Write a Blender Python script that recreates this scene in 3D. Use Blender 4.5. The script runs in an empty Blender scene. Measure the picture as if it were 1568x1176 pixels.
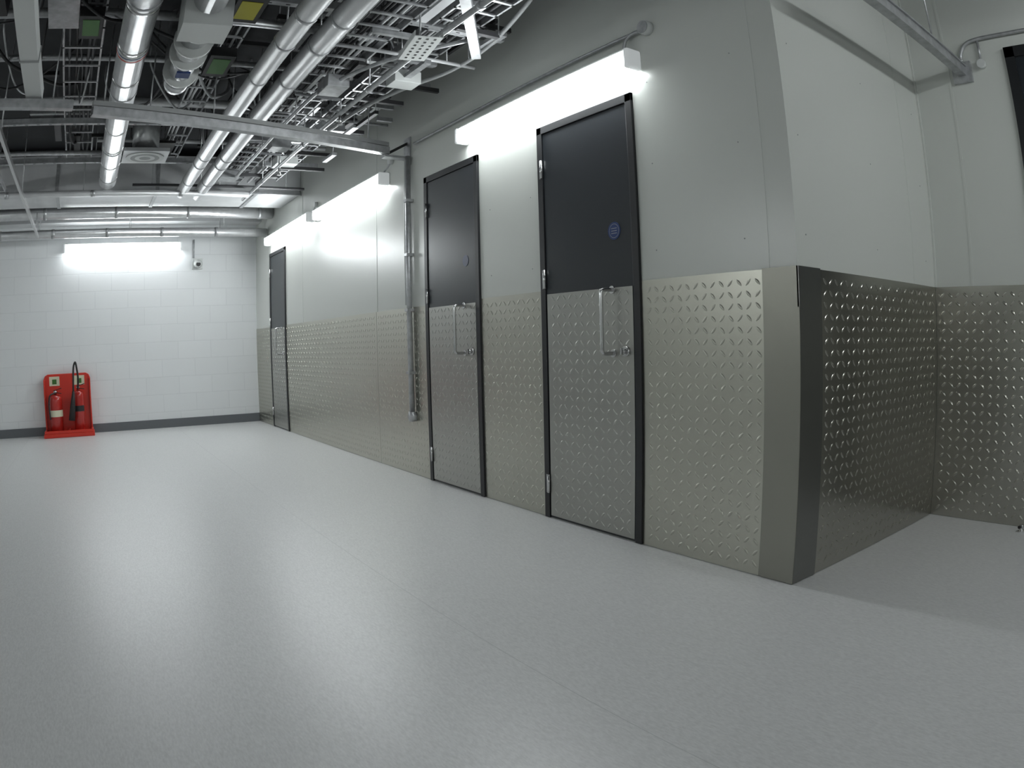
import bpy, math, random
from mathutils import Matrix, Vector
random.seed(7)
sc=bpy.context.scene
W=2.2945; Y1=1.5023; Y8=9.4906; X2=3.7182; ZW=1.22; CH=3.1
XL=-3.6; YR=-3.6
DOORS=[(2.3515,3.1084),(3.7384,4.4610),(8.0113,8.7199)]
HD=2.125
CT=CH-.001

# ---------------------------------------------------------------- materials
def mat(name,col,rough=.5,metal=0.,emit=0.,noise=0.,nscale=40.,bump=0.,bscale=60.,coat=0.,stretch=None,spec=None):
    m=bpy.data.materials.new(name); m.use_nodes=True; nt=m.node_tree; N=nt.nodes; L=nt.links
    b=N['Principled BSDF']
    b.inputs['Base Color'].default_value=(*col,1); b.inputs['Roughness'].default_value=rough
    b.inputs['Metallic'].default_value=metal
    if coat: b.inputs['Coat Weight'].default_value=coat; b.inputs['Coat Roughness'].default_value=.2
    if spec is not None: b.inputs['Specular IOR Level'].default_value=spec
    if emit:
        b.inputs['Emission Color'].default_value=(.94,.985,1,1); b.inputs['Emission Strength'].default_value=emit
    if noise or bump:
        tc=N.new('ShaderNodeTexCoord'); mp=N.new('ShaderNodeMapping'); L.new(tc.outputs['Object'],mp.inputs['Vector'])
        if stretch: mp.inputs['Scale'].default_value=stretch
    if noise:
        n=N.new('ShaderNodeTexNoise'); n.inputs['Scale'].default_value=nscale; n.inputs['Detail'].default_value=5
        L.new(mp.outputs[0],n.inputs['Vector'])
        r=N.new('ShaderNodeMapRange'); r.inputs[1].default_value=.3; r.inputs[2].default_value=.7
        r.inputs[3].default_value=1-noise; r.inputs[4].default_value=1+noise
        L.new(n.outputs['Fac'],r.inputs[0])
        mx=N.new('ShaderNodeVectorMath'); mx.operation='SCALE'; mx.inputs[0].default_value=col
        L.new(r.outputs[0],mx.inputs['Scale']); L.new(mx.outputs[0],b.inputs['Base Color'])
    if bump:
        n=N.new('ShaderNodeTexNoise'); n.inputs['Scale'].default_value=bscale; n.inputs['Detail'].default_value=3
        L.new(mp.outputs[0],n.inputs['Vector'])
        bp=N.new('ShaderNodeBump'); bp.inputs['Strength'].default_value=bump; bp.inputs['Distance'].default_value=.004
        L.new(n.outputs['Fac'],bp.inputs['Height']); L.new(bp.outputs[0],b.inputs['Normal'])
    return m
M={}
M['white']=mat('white_wall_cladding',(.62,.64,.605),.27)
M['plate']=mat('aluminium_chequer_plate',(.50,.495,.435),.33,metal=1.)
M['plate2']=mat('darkened_chequer_plate',(.46,.45,.405),.24,metal=1.)  # same plate, colour darkened and gloss raised to imitate its dark reflections
M['doorplate']=mat('aluminium_chequer_kick_plate',(.42,.42,.39),.33,metal=1.)
M['smooth']=mat('smooth_aluminium',(.31,.305,.27),.38,metal=1.)
M['smoothdark']=mat('smooth_steel_guard',(.26,.26,.25),.33,metal=1.)
M['doordark']=mat('dark_door_laminate',(.020,.024,.029),.30)
M['frame']=mat('black_door_frame',(.012,.013,.015),.38)
M['steel']=mat('brushed_steel',(.6,.6,.6),.25,metal=1.)
M['galv']=mat('galvanised_steel',(.45,.46,.47),.36,metal=.6,noise=.18,nscale=25)
M['foil']=mat('foil_insulation',(.70,.71,.72),.3,metal=.75,noise=.08,nscale=15,bump=.5,bscale=28)
M['lag']=mat('grey_pipe_lagging',(.60,.61,.62),.35,metal=.3,noise=.06,nscale=10,bump=.15,bscale=20)
M['whitepl']=mat('white_plastic',(.62,.64,.63),.4)
M['greypl']=mat('grey_plastic',(.3,.31,.31),.45)
M['dark']=mat('black_rubber',(.015,.015,.016),.5)
M['cable']=mat('grey_cable',(.07,.07,.075),.5)
M['slab']=mat('dark_ceiling_slab',(.03,.032,.035),.8,noise=.3,nscale=2)
M['duct']=mat('galvanised_duct',(.70,.71,.72),.35,metal=.25,noise=.06,nscale=6)
M['green']=mat('green_panel',(.05,.17,.03),.5)
M['yellow']=mat('yellow_label',(.50,.46,.03),.5)
M['blue']=mat('blue_sign',(.010,.034,.14),.35)
M['bluefaint']=mat('dark_blue_sign',(.010,.022,.07),.3)
M['red']=mat('red_plastic',(.62,.035,.018),.32)
M['redpaint']=mat('red_paint',(.42,.02,.015),.25,coat=.5)
M['cream']=mat('cream_label',(.7,.68,.5),.5)
M['base']=mat('grey_skirting',(.13,.14,.15),.45)
M['tube']=mat('lit_diffuser',(.9,.9,.9),.4,emit=36.)
M['endcap']=mat('glowing_end_cap',(.6,.62,.62),.4,emit=.25)  # faint emission put in to imitate lamp light showing through the cap
M['hole']=mat('dark_opening',(.01,.01,.01),.6)
M['floor']=mat('grey_vinyl_floor',(.60,.607,.603),.37,noise=.10,nscale=60,stretch=(3.0,.9,1),spec=.6)
M['seam']=mat('floor_seam',(.45,.46,.46),.4)
def blockmat():
    m=bpy.data.materials.new('painted_blockwork'); m.use_nodes=True; N=m.node_tree.nodes; L=m.node_tree.links
    b=N['Principled BSDF']; b.inputs['Roughness'].default_value=.45
    tc=N.new('ShaderNodeTexCoord'); sp=N.new('ShaderNodeSeparateXYZ'); cb=N.new('ShaderNodeCombineXYZ')
    L.new(tc.outputs['Object'],sp.inputs[0]); L.new(sp.outputs['X'],cb.inputs['X']); L.new(sp.outputs['Z'],cb.inputs['Y'])
    br=N.new('ShaderNodeTexBrick'); L.new(cb.outputs[0],br.inputs['Vector'])
    br.inputs['Scale'].default_value=1; br.inputs['Brick Width'].default_value=.45; br.inputs['Row Height'].default_value=.225
    br.inputs['Mortar Size'].default_value=.005; br.inputs['Mortar Smooth'].default_value=.3
    br.inputs['Color1'].default_value=(.81,.83,.84,1); br.inputs['Color2'].default_value=(.79,.81,.82,1); br.inputs['Mortar'].default_value=(.73,.75,.76,1)
    L.new(br.outputs['Color'],b.inputs['Base Color'])
    bp=N.new('ShaderNodeBump'); bp.invert=True; bp.inputs['Strength'].default_value=.3; bp.inputs['Distance'].default_value=.003
    L.new(br.outputs['Fac'],bp.inputs['Height']); L.new(bp.outputs[0],b.inputs['Normal'])
    return m
M['block']=blockmat()

# ---------------------------------------------------------------- mesh builder
class B:
    def __init__(s): s.v=[];s.f=[];s.m=[];s.s=[];s.mats=[]
    def mi(s,k):
        if k not in s.mats: s.mats.append(k)
        return s.mats.index(k)
    def add(s,vs,fs,k,smooth=False):
        o=len(s.v); s.v+= [tuple(v) for v in vs]; i=s.mi(k)
        for n,f in enumerate(fs):
            s.f.append(tuple(a+o for a in f)); s.m.append(i); s.s.append(smooth if isinstance(smooth,bool) else smooth[n])
    def box(s,a,b,k):
        x0,y0,z0=[min(p,q) for p,q in zip(a,b)]; x1,y1,z1=[max(p,q) for p,q in zip(a,b)]
        s.add([(x0,y0,z0),(x1,y0,z0),(x1,y1,z0),(x0,y1,z0),(x0,y0,z1),(x1,y0,z1),(x1,y1,z1),(x0,y1,z1)],
              [(0,3,2,1),(4,5,6,7),(0,1,5,4),(1,2,6,5),(2,3,7,6),(3,0,4,7)],k)
    def obox(s,p,q,w,h,k,up=(0,0,1)):
        p=Vector(p);q=Vector(q);d=(q-p).normalized();u=Vector(up);r=d.cross(u).normalized();u=r.cross(d)
        vs=[]
        for c in (p,q):
            for a,b in ((-1,-1),(1,-1),(1,1),(-1,1)): vs.append(c+r*a*w/2+u*b*h/2)
        s.add(vs,[(0,1,2,3),(7,6,5,4),(0,4,5,1),(1,5,6,2),(2,6,7,3),(3,7,4,0)],k)
    def tube(s,pts,r,k,seg=12,cap=True,rs=None):
        pts=[Vector(p) for p in pts]; n=len(pts); rings=[]
        ref=None
        for i in range(n):
            d=(pts[min(i+1,n-1)]-pts[max(i-1,0)]).normalized()
            if ref is None:
                ref=d.cross(Vector((0,0,1)))
                if ref.length<.1: ref=d.cross(Vector((1,0,0)))
            ref=(ref-d*ref.dot(d)).normalized(); bi=d.cross(ref)
            rr=rs[i] if rs else r
            rings.append([pts[i]+(ref*math.cos(2*math.pi*j/seg)+bi*math.sin(2*math.pi*j/seg))*rr for j in range(seg)])
        vs=[v for g in rings for v in g]; fs=[];sm=[]
        for i in range(n-1):
            for j in range(seg):
                fs.append((i*seg+j,i*seg+(j+1)%seg,(i+1)*seg+(j+1)%seg,(i+1)*seg+j)); sm.append(True)
        if cap:
            fs.append(tuple(range(seg))[::-1]); fs.append(tuple((n-1)*seg+j for j in range(seg))); sm+=[False,False]
        s.add(vs,fs,k,sm)
    def lathe(s,c,prof,k,seg=20):
        s.tube([(c[0],c[1],c[2]+z) for r,z in prof],1,k,seg,True,[max(r,.0005) for r,z in prof])
    def out(s,name,parent=None,bevel=0):
        me=bpy.data.meshes.new(name)
        xs=[[v[i] for v in s.v] for i in range(3)]
        c=Vector([(min(x)+max(x))/2 for x in xs])
        me.from_pydata([Vector(v)-c for v in s.v],[],s.f)
        for k in s.mats: me.materials.append(M[k])
        me.polygons.foreach_set('material_index',s.m); me.polygons.foreach_set('use_smooth',s.s); me.update()
        o=bpy.data.objects.new(name,me); bpy.context.collection.objects.link(o); o.location=c
        if bevel:
            b=o.modifiers.new('bevel','BEVEL'); b.width=bevel; b.segments=2; b.limit_method='ANGLE'
        if parent:
            o.parent=parent; o.location=c-parent.location
        return o
def empty(name,loc):
    e=bpy.data.objects.new(name,None); bpy.context.collection.objects.link(e); e.location=loc; e.empty_display_size=.1; return e
def box(name,a,b,k,**kw):
    q=B(); q.box(a,b,k); return q.out(name,**kw)
def smoothpath(pts,n=6):
    P=[Vector(p) for p in pts]; P=[P[0]*2-P[1]]+P+[P[-1]*2-P[-2]]; o=[]
    for i in range(1,len(P)-2):
        for j in range(n):
            t=j/n; a,b,c,d=P[i-1:i+3]
            o.append(.5*((2*b)+(c-a)*t+(2*a-5*b+4*c-d)*t*t+(3*b-a-3*c+d)*t**3))
    o.append(P[-2]); return o

# ---------------------------------------------------------------- room shell
q=B(); q.box((XL-.1,YR-.1,-.12),(X2+.1,Y8+.1,0),'floor'); q.out('floor')
q=B()
q.box((1.1187,YR,.0),(1.1203,Y8-.02,.0004),'seam'); q.box((-.90,YR,.0),(-.898,Y8-.02,.0004),'seam'); q.out('trim_1')
q=B(); q.box((XL-.1,YR-.1,CH),(X2+.1,Y8+.1,CH+.15),'slab'); q.out('ceiling')
box('wall_right',(W,Y1,0),(W+.1,Y8,CH),'white')
box('wall_return',(W+.1,Y1,0),(X2,Y1+.1,CH),'white')
box('wall_alcove',(X2,YR,0),(X2+.1,Y1+.1,CH),'white')
o=B(); o.box((XL,Y8,0),(W+.1,Y8+.1,CH),'block'); o.out('wall_back')
box('wall_left',(XL-.1,YR,0),(XL,Y8,CH),'white')
box('wall_rear',(XL,YR-.1,0),(X2,YR,CH),'white')
box('baseboard_back',(XL,Y8-.012,0),(W-.008,Y8,.11),'base')
box('baseboard_left',(XL,YR,0),(XL+.012,Y8-.012,.11),'base')
box('baseboard_rear',(XL+.012,YR,0),(X2-.01,YR+.012,.11),'base')

# ---------------------------------------------------------------- chequer plate (raised rounded lozenges)
P=.047
NB=10
def _bar():
    Lh,w,h=.0195,.0068,.0026
    def ring(s,z,tw):
        o=[]
        for i in range(NB):
            t=2*math.pi*i/NB; c,sn=math.cos(t),math.sin(t)
            o.append((Lh*s*math.copysign(abs(c)**1.15,c),w*tw*math.copysign(abs(sn)**1.15,sn),z))
        return o
    vs=ring(1,0,1)+ring(.86,h*.6,.72)+ring(.62,h*.95,.36)+[(0,0,h)]
    fs=[]
    for r in range(2):
        for i in range(NB): fs.append((r*NB+i,r*NB+(i+1)%NB,(r+1)*NB+(i+1)%NB,(r+1)*NB+i))
    for i in range(NB): fs.append((2*NB+i,2*NB+(i+1)%NB,3*NB))
    return vs,fs
BV,BF=_bar()
def lozenges(q,org,ua,ub,n,a0,a1,b0,b1,k='plate'):
    org=Vector(org);ua=Vector(ua);ub=Vector(ub);n=Vector(n)
    flip=ua.cross(ub).dot(n)<0
    fs=[f[::-1] for f in BF] if flip else BF
    i0=math.ceil((a0+.017)/P); i1=math.floor((a1-.017)/P); j0=math.ceil((b0+.017)/P); j1=math.floor((b1-.017)/P)
    for i in range(i0,i1+1):
        for j in range(j0,j1+1):
            an=math.radians(45 if (i+j)%2 else -45); c,s=math.cos(an),math.sin(an)
            vs=[org+ua*(i*P+x*c-y*s)+ub*(j*P+x*s+y*c)+n*z for x,y,z in BV]
            q.add(vs,fs,k,True)
T=.005
secs=[(1.668,DOORS[0][0]),(DOORS[0][1],DOORS[1][0]),(DOORS[1][1],5.345),(5.349,DOORS[2][0]),(DOORS[2][1],Y8)]
q=B()
for a,b in secs:
    q.box((W-T,a,.003),(W,b,ZW),'plate')
    lozenges(q,(W-T,0,0),(0,1,0),(0,0,1),(-1,0,0),a,b,0,ZW)
q.out('trim_chequer_plate_right')
q=B(); q.box((2.452,Y1-T,.003),(X2-.006,Y1,ZW),'plate2'); lozenges(q,(0,Y1-T,0),(1,0,0),(0,0,1),(0,-1,0),2.452,X2-.006,0,ZW,'plate2'); q.out('trim_chequer_plate_return')
q=B(); q.box((X2-T,.905,.003),(X2,Y1-.006,ZW),'plate2'); lozenges(q,(X2-T,0,0),(0,1,0),(0,0,1),(-1,0,0),.905,Y1-.006,0,ZW,'plate2')
q.box((X2-T,YR+.02,.003),(X2,-.15,ZW),'plate2'); lozenges(q,(X2-T,0,0),(0,1,0),(0,0,1),(-1,0,0),-1.6,-.15,0,ZW,'plate2')
q.out('trim_chequer_plate_alcove')
q=B()
q.box((W-.007,Y1-.007,.003),(W,1.667,ZW+.004),'smooth')
q.box((W-.0085,Y1-.009,.003),(W-.007,1.655,1.07),'smooth')
q.box((W-.007,Y1-.010,.003),(2.451,Y1,ZW+.004),'smoothdark')
q.out('trim_corner_guard')
q=B()
q.box((W-.0015,1.632,ZW+.004),(W,1.655,CH),'white')
q.box((W-.002,Y1-.002,ZW+.004),(W,Y1+.03,CH),'white'); q.box((W,Y1-.002,ZW+.004),(W+.03,Y1,CH),'white')
q.box((W-.0025,5.33,ZW),(W,5.365,CH),'white')
q.box((W-.0025,7.35,ZW),(W,7.38,CH),'white')
q.box((X2-.002,1.265,ZW),(X2,1.28,CH),'white')
q.box((X2-.012,Y1-.012,ZW),(X2,Y1,CH),'white')
q.box((3.42,Y1-.0015,ZW),(3.424,Y1,CH),'white')
for zz in (1.35,1.75,2.15):
    for yy in (1.75,2.25,3.2,3.62): q.tube([(W,yy,zz),(W-.002,yy,zz)],.003,'greypl',8)
    for xx in (2.37,3.0,3.6): q.tube([(xx,Y1,zz),(xx,Y1-.002,zz)],.003,'greypl',8)
q.out('trim_2')

# ---------------------------------------------------------------- doors
def door(n,y0,y1):
    e=empty('door_%d'%n,(W,(y0+y1)/2,0))
    fw=.042
    q=B(); f=W-.016
    q.box((f,y0,0.002),(W,y0+fw,HD),'frame'); q.box((f,y1-fw,0.002),(W,y1,HD),'frame'); q.box((f,y0,HD-fw),(W,y1,HD),'frame')
    q.box((W-.003,y0+fw,0.002),(W,y1-fw,HD-fw),'frame')
    q.out('frame',e,.003)
    a,b=y0+fw+.005,y1-fw-.005
    q=B(); q.box((W-.009,a,.012),(W-.003,b,HD-fw-.005),'doordark'); q.out('leaf',e)
    q=B(); q.box((W-.012,a+.004,.016),(W-.009,b-.004,1.20),'doorplate'); lozenges(q,(W-.012,0,0),(0,1,0),(0,0,1),(-1,0,0),a+.004,b-.004,.016,1.20,'doorplate'); q.out('kick_plate',e)
    q=B()
    for z in (.19,1.28,1.88):
        q.tube([(W-.02,y1-fw,z-.05),(W-.02,y1-fw,z+.05)],.008,'steel',10)
        q.box((W-.0175,y1-fw-.004,z-.05),(W-.0125,y1-fw+.022,z+.05),'steel')
    q.out('hinges',e)
    hy=y0+.19; q=B(); hx=W-.012
    q.tube(smoothpath([(hx,hy,1.19),(hx-.045,hy,1.19),(hx-.065,hy,1.185),(hx-.072,hy,1.165),(hx-.072,hy,1.0),(hx-.072,hy,.915),(hx-.065,hy,.895),(hx-.045,hy,.89),(hx,hy,.89)],4),.0095,'steel',12)
    for z in (1.19,.89): q.tube([(hx,hy,z),(hx-.006,hy,z)],.019,'steel',16)
    q.tube([(hx,y0+.10,.90),(hx-.012,y0+.10,.90)],.024,'steel',18)
    q.tube([(hx-.012,y0+.10,.90),(hx-.03,y0+.10,.90)],.012,'steel',14)
    q.obox((hx-.03,y0+.10,.885),(hx-.03,y0+.10,.915),.008,.014,'steel',up=(1,0,0))
    q.out('pull_handle_and_lock',e)
    if n<3:
        sy=y0+.165; q=B()
        q.tube([(W-.009,sy,1.47),(W-.011,sy,1.47)],.043 if n==1 else .036,'blue' if n==1 else 'bluefaint',32)
        if n==1:
            q.tube([(W-.011,sy,1.47),(W-.0112,sy,1.47)],.034,'greypl',32); q.tube([(W-.0112,sy,1.47),(W-.0115,sy,1.47)],.032,'blue',32)
            for dz in (-.012,0,.012): q.box((W-.0118,sy-.020,1.47+dz-.0015),(W-.011,sy+.020,1.47+dz+.0015),'greypl')
        q.out('sign',e)
for i,(a,b) in enumerate(DOORS): door(i+1,a,b)
e=empty('door_4',(X2,.37,0)); q=B()
q.box((X2-.02,.84,0.002),(X2,.90,2.47),'frame'); q.box((X2-.02,-.15,0.002),(X2,-.09,2.47),'frame'); q.box((X2-.02,-.15,2.41),(X2,.90,2.47),'frame'); q.out('frame',e)
q=B(); q.box((X2-.008,-.09,.01),(X2,.84,2.41),'doordark'); q.out('leaf',e)
q=B(); q.box((X2-.012,-.06,.02),(X2-.008,.81,ZW),'doorplate'); q.out('kick_plate',e)
q=B(); q.lathe((3.625,.905,0),[(.018,0),(.018,.005),(.012,.008),(.012,.022),(.014,.026),(.014,.034),(.010,.036)],'steel'); q.tube([(3.617,.908,.026),(3.597,.915,.026)],.008,'dark',12); q.out('door_stop')

# ---------------------------------------------------------------- lamps
def batten(p,d,L,out,up=(0,0,1),rods=False):
    p=Vector(p);d=Vector(d);out=Vector(out);up=Vector(up)
    e=empty('fluorescent_batten_light',p)
    q=B(); a=p-d*L/2; b=p+d*L/2
    q.obox(a+out*.022+up*.008,b+out*.022+up*.008,.092,.044,'whitepl',up=out)
    q.obox(a+out*.055+up*.050,b+out*.055+up*.050,.012,.066,'whitepl',up=out)
    if rods:
        for t in (.15,.85): c=a.lerp(b,t); q.tube([c,(c.x,c.y,CT)],.004,'galv',8)
    q.out('housing',e,.003)
    q=B()
    for c,s in ((a,-1),(b,1)):
        q.obox(c+out*.052-d*s*.02+up*.002,c+d*s*.012+out*.052+up*.002,.104,.095,'endcap',up=out)
    q.out('end_caps',e,.012)
    q=B(); prof=[]
    for i in range(9):
        t=math.radians(-100+155*i/8); prof.append((math.sin(t)*.052,.05+math.cos(t)*.048))
    A=a+d*.02;Bp=b-d*.02
    vs=[A+up*u+out*v for u,v in prof]+[Bp+up*u+out*v for u,v in prof]; n=len(prof)
    q.add(vs,[(i,i+1,n+i+1,n+i) for i in range(n-1)],'tube',True); q.out('diffuser',e)
    return e
batten((W,3.07,2.265),(0,1,0),1.58,(-1,0,0))
batten((W,5.90,2.25),(0,1,0),1.66,(-1,0,0))
batten((W,7.80,2.27),(0,1,0),1.74,(-1,0,0))
batten((.44,Y8,2.33),(1,0,0),1.60,(0,-1,0))
batten((XL,5.6,2.3),(0,1,0),1.6,(1,0,0))  # added fill lamp on the unseen left wall
batten((XL,.6,2.3),(0,1,0),1.6,(1,0,0))  # second added fill lamp, also out of view on the left
batten((.2,YR,2.35),(1,0,0),1.6,(0,1,0))  # extra lamp added as fill behind the camera, never in view
batten((2.80,-.45,2.66),(1,0,0),1.5,(0,0,-1),up=(0,-1,0),rods=True)
q=B(); q.tube([(W,2.21,2.42),(W-.04,2.21,2.42)],.036,'whitepl',20); q.tube([(W-.04,2.21,2.42),(W-.046,2.21,2.42)],.032,'galv',20)
q.tube(smoothpath([(W-.02,2.245,2.42),(W-.02,2.30,2.42),(W-.03,2.34,2.39),(W-.035,2.36,2.325)]),.008,'galv',8)
q.tube(smoothpath([(W-.02,2.245,2.415),(W-.02,2.45,2.418),(W-.02,3.9,2.415),(W-.02,4.6,2.42)]),.009,'galv',8)
q.out('conduit_junction_box')
for yy in (5.02,6.86):
    q=B(); q.tube([(W,yy,2.39),(W-.035,yy,2.39)],.028,'whitepl',16); q.tube(smoothpath([(W-.02,yy,2.37),(W-.03,yy+.03,2.34),(W-.04,yy+.09,2.31)]),.008,'galv',8); q.out('conduit_junction_box')
q=B(); yy=4.68
q.tube([(W-.032,yy,.44),(W-.032,yy,2.34)],.020,'galv',16)
q.tube([(W-.032,yy,.47),(W-.032,yy,.40)],.026,'galv',16); q.tube([(W-.001,yy,.43),(W-.055,yy,.43)],.032,'galv',18)
for z in (.75,1.2,1.6,2.0): q.box((W-.058,yy-.026,z-.010),(W,yy+.026,z+.010),'galv')
q.tube([(W-.02,yy+.07,1.24),(W-.02,yy+.07,2.34)],.010,'whitepl',10)
q.out('vertical_conduit')
q=B(); q.box((1.40,Y8-.03,2.03),(1.54,Y8,2.17),'whitepl'); q.tube([(1.47,Y8-.03,2.10),(1.47,Y8-.09,2.09)],.058,'whitepl',24); q.tube([(1.47,Y8-.09,2.09),(1.47,Y8-.12,2.085)],.045,'whitepl',24,rs=[.055,.038]); q.tube([(1.47,Y8-.12,2.085),(1.47,Y8-.123,2.085)],.03,'dark',20)
q.tube([(1.42,Y8-.02,2.17),(1.42,Y8-.02,2.42)],.01,'galv',8); q.out('security_camera')

# ---------------------------------------------------------------- extinguisher stand
E=empty('fire_extinguisher_stand',(-.34,9.3,0))
x0,x1=-.66,-.02; yb=9.40
q=B()
prof=[(x0,.02),(x1,.02),(x1,.70),(x1-.02,.745),(x1-.06,.765),(x0+.06,.765),(x0+.02,.745),(x0,.70)]
n=len(prof); vs=[(x,yb,z) for x,z in prof]+[(x,yb+.035,z) for x,z in prof]
q.add(vs,[tuple(range(n)),tuple(range(n,2*n))[::-1]]+[(i,n+i,n+(i+1)%n,(i+1)%n) for i in range(n)],'red')
q.out('back_panel',E,.006)
q=B(); q.box((x0-.02,9.13,0),(x1+.02,yb+.035,.05),'red')
for x in (x0-.01,x1-.02,(x0+x1)/2-.01): q.box((x,9.15,.05),(x+.03,yb,.085),'red')
q.box((x0-.01,9.13,.05),(x1+.01,9.15,.085),'red')
for x in (x0,x1-.02): q.box((x,yb-.05,.05),(x+.02,yb,.70),'red')
q.out('base_tray',E,.006)
q=B()
for x in (x0+.15,x1-.15):
    q.box((x-.07,yb-.004,.62),(x+.07,yb,.735),'cream'); q.box((x-.03,yb-.006,.64),(x+.03,yb-.004,.70),'green')
q.out('identification_signs',E)
def ext(x,co2):
    q=B(); c=(x,9.27,.051)
    r,h=(.088,.46) if not co2 else (.070,.50)
    q.lathe(c,[(r*.85,0),(r,.012),(r,h-.06),(r*.93,h-.03),(r*.7,h-.008),(r*.35,h),(.018,h+.004)],'redpaint',28)
    q.tube([(x,9.27,.05+.20),(x,9.27,.05+.28)],r+.0015,'cream' ,28,False) if not co2 else q.tube([(x,9.27,.05+.25),(x,9.27,.05+.32)],r+.0015,'dark',28,False)
    q.lathe((x,9.27,.05+h),[(.018,0),(.018,.03),(.026,.032),(.026,.05),(.012,.055)],'steel',16)
    q.obox((x-.02,9.27,.05+h+.055),(x+.09,9.25,.05+h+.085),.018,.008,'dark'); q.obox((x-.02,9.27,.05+h+.035),(x+.085,9.25,.05+h+.02),.016,.008,'dark')
    if co2:
        q.tube(smoothpath([(x,9.25,.05+h+.03),(x+.01,9.20,.70),(x-.005,9.17,.84),(x-.02,9.16,.90),(x-.045,9.16,.84),(x-.055,9.155,.68),(x-.06,9.155,.55)]),.0125,'dark',10)
        q.tube([(x-.06,9.155,.55),(x-.075,9.155,.42),(x-.10,9.16,.20)],.02,'dark',18,rs=[.016,.03,.045])
    else:
        q.tube(smoothpath([(x,9.25,.05+h+.03),(x-.07,9.19,.05+h),(x-.088,9.20,.40),(x-.08,9.19,.22)]),.010,'dark',10)
    o=q.out('fire_extinguisher',E)
ext(-.50,False); ext(-.19,True)

# ---------------------------------------------------------------- alcove trunking + conduit
q=B()
q.box((2.42,1.155,2.35),(X2-.001,1.205,2.40),'galv'); q.box((2.42,1.145,2.40),(X2-.001,1.215,2.408),'galv')
for x in (2.6,3.3): q.tube([(x,1.18,2.40),(x,1.18,CT)],.005,'galv',8)
q.box((X2-.02,1.12,2.31),(X2-.001,1.24,2.43),'galv')
q.out('cable_trunking')
q=B(); q.tube(smoothpath([(X2-.018,1.17,2.43),(X2-.018,1.168,2.47),(X2-.018,1.13,2.525),(X2-.018,1.06,2.545),(X2-.018,.9,2.548),(X2-.018,.3,2.55)]),.011,'galv',10)
q.tube([(X2,1.05,2.40),(X2-.03,1.05,2.40)],.026,'whitepl',18); q.tube([(X2-.015,1.05,2.42),(X2-.015,1.05,2.545)],.008,'galv',8); q.out('wall_conduit')

# ---------------------------------------------------------------- ceiling services
def hang(q,x,y,z,r):
    q.tube([(x,y,z+r),(x,y,CT)],.005,'galv',6)
    q.tube([(x,y-.012,z),(x,y+.012,z)],r+.005,'galv',20)
def pipeY(x,z,r,y0,y1,k,bands=.6,hs=1.3,off=.4):
    q=B(); q.tube([(x,y0,z),(x,y1,z)],r,k,20)
    y=y0+.15
    while y<y1:
        if bands: q.tube([(x,y-.015,z),(x,y+.015,z)],r+.003,'steel' if k=='foil' else 'galv',20)
        y+=bands or 9
    y=y0+off
    while y<y1: hang(q,x,y,z,r); y+=hs
    return q
q=pipeY(.14,2.60,.088,-2.5,6.9,'foil',.5)
q.tube([(.14,3.68,2.60),(.14,3.76,2.60)],.0915,'whitepl',20)
q.tube([(.14,3.70,2.60),(.14,3.712,2.60)],.0925,'blue',20); q.tube([(.14,3.735,2.60),(.14,3.748,2.60)],.0925,'red',20)
q.tube(smoothpath([(.14,6.85,2.6),(.14,6.97,2.62),(.14,7.05,2.70),(.14,7.06,2.85),(.14,7.06,CT)]),.086,'foil',20)
q.out('foil_insulated_pipe')
q=B(); x,z=.46,2.58
q.tube([(x,-2.5,z+.02),(x,3.55,z+.02)],.085,'foil',20)
q.tube([(x,3.55,z),(x,4.12,z)],.075,'foil',20)
for y in (3.35,3.55,3.72,4.0): q.tube([(x,y-.014,z),(x,y+.014,z)],.11,'whitepl',24)
q.tube([(x,4.12,z),(x,4.2,z),(x,4.26,z+.05),(x,4.28,z+.14),(x,4.28,CT)],.08,'foil',20)
q.box((x-.12,3.1,z-.12),(x+.12,3.32,z+.14),'whitepl')
q.box((x-.04,3.84,z-.082),(x+.04,3.92,z-.07),'blue')
for y in (0.,1.5,2.8): hang(q,x,y,z,.09)
q.out('valve_assembly')
pipeY(.93,2.55,.060,-2.5,7.2,'lag',.9,off=.7).out('insulated_pipe')
pipeY(1.12,2.55,.064,-2.5,7.3,'lag',.9,off=.7).out('insulated_pipe')
q=pipeY(1.62,2.52,.017,2.2,7.35,'galv',0)
for y in (4.4,5.9): q.tube([(1.62,y,2.535),(1.62,y,2.62),(1.3,y+.02,2.64)],.012,'galv',10); q.tube([(1.62,y,2.50),(1.62,y,2.44)],.012,'steel',10); q.tube([(1.62,y,2.44),(1.62,y,2.436)],.022,'steel',12)
q.out('sprinkler_pipe')
def strut(q,a,b,w=.055,h=.055,slots=True,k='galv'):
    a=Vector(a);b=Vector(b)
    d=(b-a).normalized(); r=d.cross(Vector((0,0,1))).normalized()
    q.obox(a-Vector((0,0,h/2)),b-Vector((0,0,h/2)),w,.004,k)
    for s in (-1,1):
        q.obox(a+r*s*w/2,b+r*s*w/2,.004,h,k); q.obox(a+r*s*(w/2-.009)+Vector((0,0,h/2)),b+r*s*(w/2-.009)+Vector((0,0,h/2)),.018,.004,k)
    if slots:
        n=int((b-a).length/.1)
        for i in range(1,n):
            c=a.lerp(b,i/n); q.obox(c-d*.012-Vector((0,0,h/2+.002)),c+d*.012-Vector((0,0,h/2+.002)),.010,.001,'hole')
q=B(); strut(q,(-1.9,3.9,2.38),(-.17,4.09,2.38),.055,.05,False)
for x in (-1.6,-.3): q.tube([(x,3.9+.11*(x+1.9),2.40),(x,3.9+.11*(x+1.9),CT)],.005,'galv',6)
q.out('strut_channel')
q=B(); strut(q,(-.05,4.20,2.38),(2.12,4.735,2.38),.06,.05,False)
q.obox((-.05,4.20,2.43),(2.12,4.735,2.43),.045,.03,'greypl')
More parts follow.
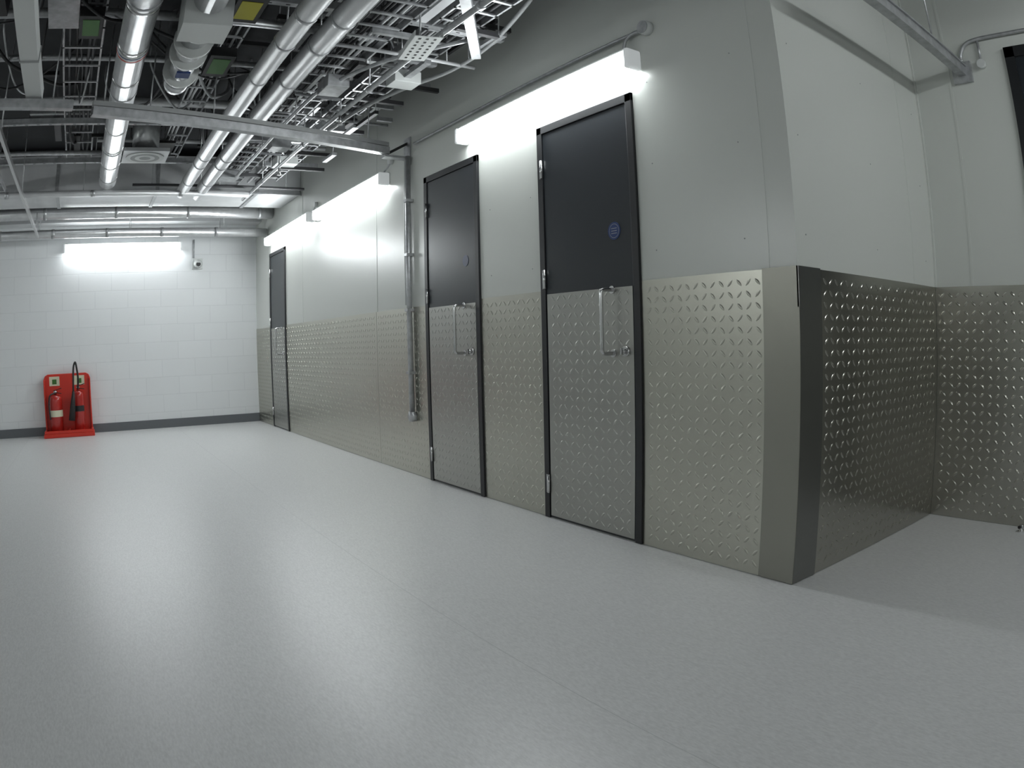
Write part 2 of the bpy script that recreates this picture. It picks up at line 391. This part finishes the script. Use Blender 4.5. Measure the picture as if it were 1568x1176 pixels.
q.box((2.09,4.70,2.33),(W-.001,4.78,2.345),'galv'); q.box((W-.012,4.69,2.28),(W-.001,4.79,2.50),'galv'); q.obox((2.12,4.74,2.36),(W-.005,4.75,2.46),.02,.02,'dark')
for x in (.02,.32,.75,1.35,1.95):
    y=4.20+.2465*(x+.05); q.tube([(x,y,2.40),(x,y,CT)],.005,'galv',6)
q.out('strut_channel')
for y,z in ((2.2,2.72),(3.3,2.74),(5.5,2.74),(6.6,2.72)):
    q=B(); strut(q,(-2.2,y,z),(2.2,y,z),.042,.042)
    for x in (-2,-.9,.27,.66,1.3,2.05): q.tube([(x,y,z),(x,y,CT)],.005,'galv',6)
    q.out('strut_channel')
q=B(); q.box((-.47,.5,2.42),(-.37,4.12,2.50),'whitepl')
for y in (1.5,2.5,3.5): q.box((-.475,y,2.415),(-.365,y+.02,2.505),'greypl'); q.tube([(-.42,y,2.5),(-.42,y,CT)],.005,'galv',6)
q.out('white_cable_trunking')
q=B(); q.box((-.69,2.2,2.36),(-.665,8.7,2.40),'steel')
for y in (2.6,4.6,6.4,8.4): q.tube([(-.6775,y,2.40),(-.6775,y,CT if y<7.3 else 2.6)],.005,'galv',6)
q.out('suspended_rail')
def ladder(x0,x1,z,y0,y1,cab=6,step=.16):
    q=B(); q.box((x0,y0,z),(x0+.012,y1,z+.05),'galv'); q.box((x1-.012,y0,z),(x1,y1,z+.05),'galv')
    y=y0+.05
    while y<y1: q.box((x0,y,z),(x1,y+.02,z+.01),'galv'); y+=step
    for i in range(cab):
        xx=x0+.03+(x1-x0-.06)*(i+.5)/cab; pts=[]
        yy=y0
        while yy<y1: pts.append((xx+random.uniform(-.012,.012),yy,z+.02+random.uniform(0,.015))); yy+=.4
        q.tube(pts,random.uniform(.006,.012),random.choice(['cable','cable','dark','lag']),7)
    y=y0+.3
    while y<y1:
        for xx in (x0,x1): q.tube([(xx,y,z),(xx,y,CT)],.004,'galv',6)
        y+=1.2
    return q.out('cable_ladder')
ladder(1.28,1.55,2.66,1.8,7.3); ladder(1.72,1.98,2.72,1.2,7.3); ladder(-1.3,-.95,2.6,1.5,7.3,step=.3); ladder(.62,.82,2.8,1.5,6.9,4,.3); ladder(-.30,-.04,2.82,1.5,6.9,5,.3)
for i,(y,z,xa,xb,r) in enumerate([(2.7,2.84,-1.5,2.1,.02),(3.6,2.66,1.2,2.2,.012),(3.75,2.82,-2,1.6,.03),(4.5,2.86,-2,2.2,.022),(5.0,2.68,1.0,2.25,.012),(5.3,2.84,-2,1.9,.035),(6.1,2.66,-2,.2,.02),(6.35,2.84,0,2.2,.02),(7.0,2.58,.4,2.2,.014)]):
    q=B(); q.tube([(xa,y,z),(xb,y+.02,z)],r,random.choice(['galv','galv','cable','lag']),10)
    for x in (xa+.2,(xa+xb)/2,xb-.2): q.tube([(x,y+.01,z),(x,y+.01,CT)],.004,'galv',6)
    q.out('conduit')
q=B()
for i in range(56):
    x=random.uniform(-1.6,2.1); y=random.uniform(2.3,6.8); a=random.uniform(0,3.14); l=random.uniform(.4,1.3)
    dx,dy=math.cos(a)*l/2,math.sin(a)*l/2
    if x+abs(dx)>2.2: dx=-.08
    pts=[(x-dx,y-dy,CT),(x-dx*.95,y-dy*.95,2.95),(x-dx*.5,y-dy*.4,2.80),(x,y,random.uniform(2.68,2.8)),(x+dx*.5,y+dy*.6,2.83),(x+dx*.95,y+dy,2.95),(x+dx,y+dy,CT)]
    q.tube(smoothpath(pts,5),random.uniform(.006,.013),random.choice(['cable','cable','dark','dark','lag','galv']),7)
q.out('electrical_cables')
def hbox(name,x,y,z,sx,sy,sz,k,lab=None):
    q=B(); q.box((x-sx/2,y-sy/2,z),(x+sx/2,y+sy/2,z+sz),k); q.tube([(x,y,z+sz),(x,y,CT)],.006,'galv',6)
    if lab: q.box((x-sx*.35,y-sy*.35,z-.003),(x+sx*.35,y+sy*.35,z),lab)
    q.out(name,bevel=.004)
hbox('control_box',.70,3.35,2.68,.16,.30,.08,'dark','yellow')
hbox('control_box',.72,4.2,2.70,.16,.35,.06,'dark','green')
hbox('control_box',-.12,3.75,2.72,.14,.30,.06,'dark','green')
hbox('control_box',-.75,3.4,2.7,.3,.3,.1,'dark','green')
hbox('junction_box',1.42,4.0,2.52,.14,.2,.08,'galv'); hbox('junction_box',1.85,3.9,2.58,.18,.14,.08,'whitepl'); hbox('junction_box',1.5,5.5,2.55,.16,.16,.07,'galv')
hbox('junction_box',1.8,5.1,2.6,.2,.12,.07,'galv'); hbox('junction_box',1.75,6.2,2.6,.2,.2,.07,'whitepl'); hbox('junction_box',1.3,6.6,2.55,.18,.2,.07,'galv')
q=B()
for i in range(70):
    x=random.uniform(1.2,2.15); y=random.uniform(2.7,6.8); z=random.uniform(2.58,2.95); l=random.uniform(.12,.5)
    if random.random()<.5: q.box((x,y,z),(min(x+l,2.22),y+random.uniform(.02,.05),z+.03),random.choice(['galv','galv','dark','cable']))
    else: q.box((x,y,z),(x+random.uniform(.02,.06),y+l*1.5,z+.025),random.choice(['galv','galv','dark','duct']))
    q.tube([(x+.01,y+.01,z),(x+.01,y+.01,CT)],.004,'galv',6)
q.out('support_brackets')
q=B()
for i in range(50):
    x=random.uniform(-2.0,1.1); y=random.uniform(2.4,6.8); z=random.uniform(2.74,2.98); l=random.uniform(.15,.7)
    if random.random()<.6: q.box((x,y,z),(x+l,y+random.uniform(.02,.05),z+.03),random.choice(['galv','dark','dark','cable']))
    else: q.box((x,y,z),(x+random.uniform(.05,.2),y+l,z+.025),random.choice(['cable','dark','dark','galv']))
    q.tube([(x+.01,y+.01,z),(x+.01,y+.01,CT)],.004,'galv',6)
q.out('support_brackets')
q=B(); a=Vector((1.50,2.88,2.44)); uy=Vector((.10,.40,.04))
q.obox(a,a+uy,.14,.004,'whitepl')
d=uy.normalized(); r=d.cross(Vector((0,0,1))).normalized()
for s in (-1,1): q.obox(a+r*s*.07+Vector((0,0,.015)),a+uy+r*s*.07+Vector((0,0,.015)),.003,.03,'whitepl')
for i in range(7):
    for j in (-1,0,1): c=a+uy*((i+.7)/7.6)+r*j*.038-Vector((0,0,.0025)); q.obox(c-d*.012,c+d*.012,.012,.001,'hole')
q.tube([(1.55,3.08,2.46),(1.55,3.08,CT)],.005,'galv',6); q.out('perforated_cable_tray')
q=B(); strut(q,(1.45,2.5,2.62),(2.05,3.35,2.62),.05,.05,False)
for t in (.2,.8): q.tube([(1.45+.6*t,2.5+.85*t,2.62),(1.45+.6*t,2.5+.85*t,CT)],.005,'galv',6)
q.out('strut_channel')
q=B(); q.tube(smoothpath([(2.12,2.72,CT),(2.10,2.78,2.88),(2.06,2.88,2.74),(2.10,3.3,2.67),(2.09,3.73,2.66),(1.95,4.1,2.64),(1.80,4.5,2.60),(1.75,5.0,2.58)]),.014,'greypl',10)
q.tube([(2.09,3.5,2.66),(2.09,3.5,CT)],.004,'galv',6); q.out('flexible_conduit')
q=B(); q.tube(smoothpath([(1.95,3.25,2.66),(1.6,3.6,2.6),(1.4,4.0,2.56),(1.35,4.5,2.55),(1.36,6.5,2.55)]),.013,'galv',10); q.tube([(1.36,5.5,2.55),(1.36,5.5,CT)],.005,'galv',6); q.out('flexible_conduit')
q=B(); c=Vector((.44,6.05,2.60))
q.box((c.x-.2,c.y-.2,c.z),(c.x+.2,c.y+.2,c.z+.03),'duct'); q.tube([c+Vector((0,0,.03)),(c.x,c.y,CT)],.12,'foil',20)
for r in (.17,.13,.09,.05):
    q.tube([c-Vector((0,0,.001)),c-Vector((0,0,.008+.02*(.17-r)))],r,'whitepl' if r not in (.13,.05) else 'greypl',28)
q.out('ceiling_air_diffuser')
q=B(); q.box((XL+.01,7.45,2.62),(W-.003,8.25,CH-.1),'duct')
for x in (-2.6,-1.5,-.4,.7,1.8): q.box((x-.02,7.44,2.61),(x+.02,8.26,CH-.08),'galv')
q.box((XL+.01,7.41,2.60),(W-.003,7.44,2.62),'galv'); q.box((-.5,7.9,CH-.12),(.5,8.1,CT),'galv')
q.out('ventilation_duct')
def pipeX(name,y,z,r,xa,xb,k,bands=.7,top=CT):
    q=B(); q.tube([(xa,y,z),(xb,y,z)],r,k,18); x=xa+.3
    while x<xb-.05:
        if bands: q.tube([(x-.02,y,z),(x+.02,y,z)],r+.004,'galv',18)
        x+=bands or 9
    x=xa+.5
    while x<xb-.05: q.tube([(x,y,z+r),(x,y,top)],.005,'galv',6); x+=1.2
    return q.out(name)
pipeX('foil_insulated_pipe',8.85,2.42,.055,XL+.01,W-.02,'foil')
pipeX('foil_insulated_pipe',8.6,2.62,.07,XL+.01,W-.02,'foil',.9)
pipeX('insulated_pipe',7.0,2.50,.03,-3,1.6,'lag',.9)
pipeX('conduit',9.12,2.50,.02,XL+.01,W-.03,'galv',0)
q=B(); q.box((XL+.002,9.2,2.62),(W-.003,Y8-.002,CT),'duct'); q.out('ceiling_bulkhead')

# ---------------------------------------------------------------- world, camera
w=bpy.data.worlds.new('world'); sc.world=w; w.use_nodes=True
w.node_tree.nodes['Background'].inputs[0].default_value=(.5,.52,.55,1); w.node_tree.nodes['Background'].inputs[1].default_value=.05
c=bpy.data.cameras.new('camera'); co=bpy.data.objects.new('camera',c); bpy.context.collection.objects.link(co)
F,yaw,pitch,roll,h=1107.2169,0.5898,-0.0598,-0.0240,0.9595
Rm=(Matrix.Rotation(-yaw,3,'Z')@Matrix.Rotation(math.pi/2+pitch,3,'X')@Matrix.Rotation(roll,3,'Z')).to_4x4()
Rm.translation=(0,0,h); co.matrix_world=Rm
c.sensor_width=36; c.lens=36*F/1568; c.clip_start=.02
c.type='PANO'
try:
    c.panorama_type='FISHEYE_EQUISOLID'; c.fisheye_lens=36*F/1568; c.fisheye_fov=math.pi
except Exception:
    c.cycles.panorama_type='FISHEYE_EQUISOLID'; c.cycles.fisheye_lens=36*F/1568; c.cycles.fisheye_fov=math.pi
sc.camera=co
try: sc.view_settings.view_transform='Standard'
except Exception: pass
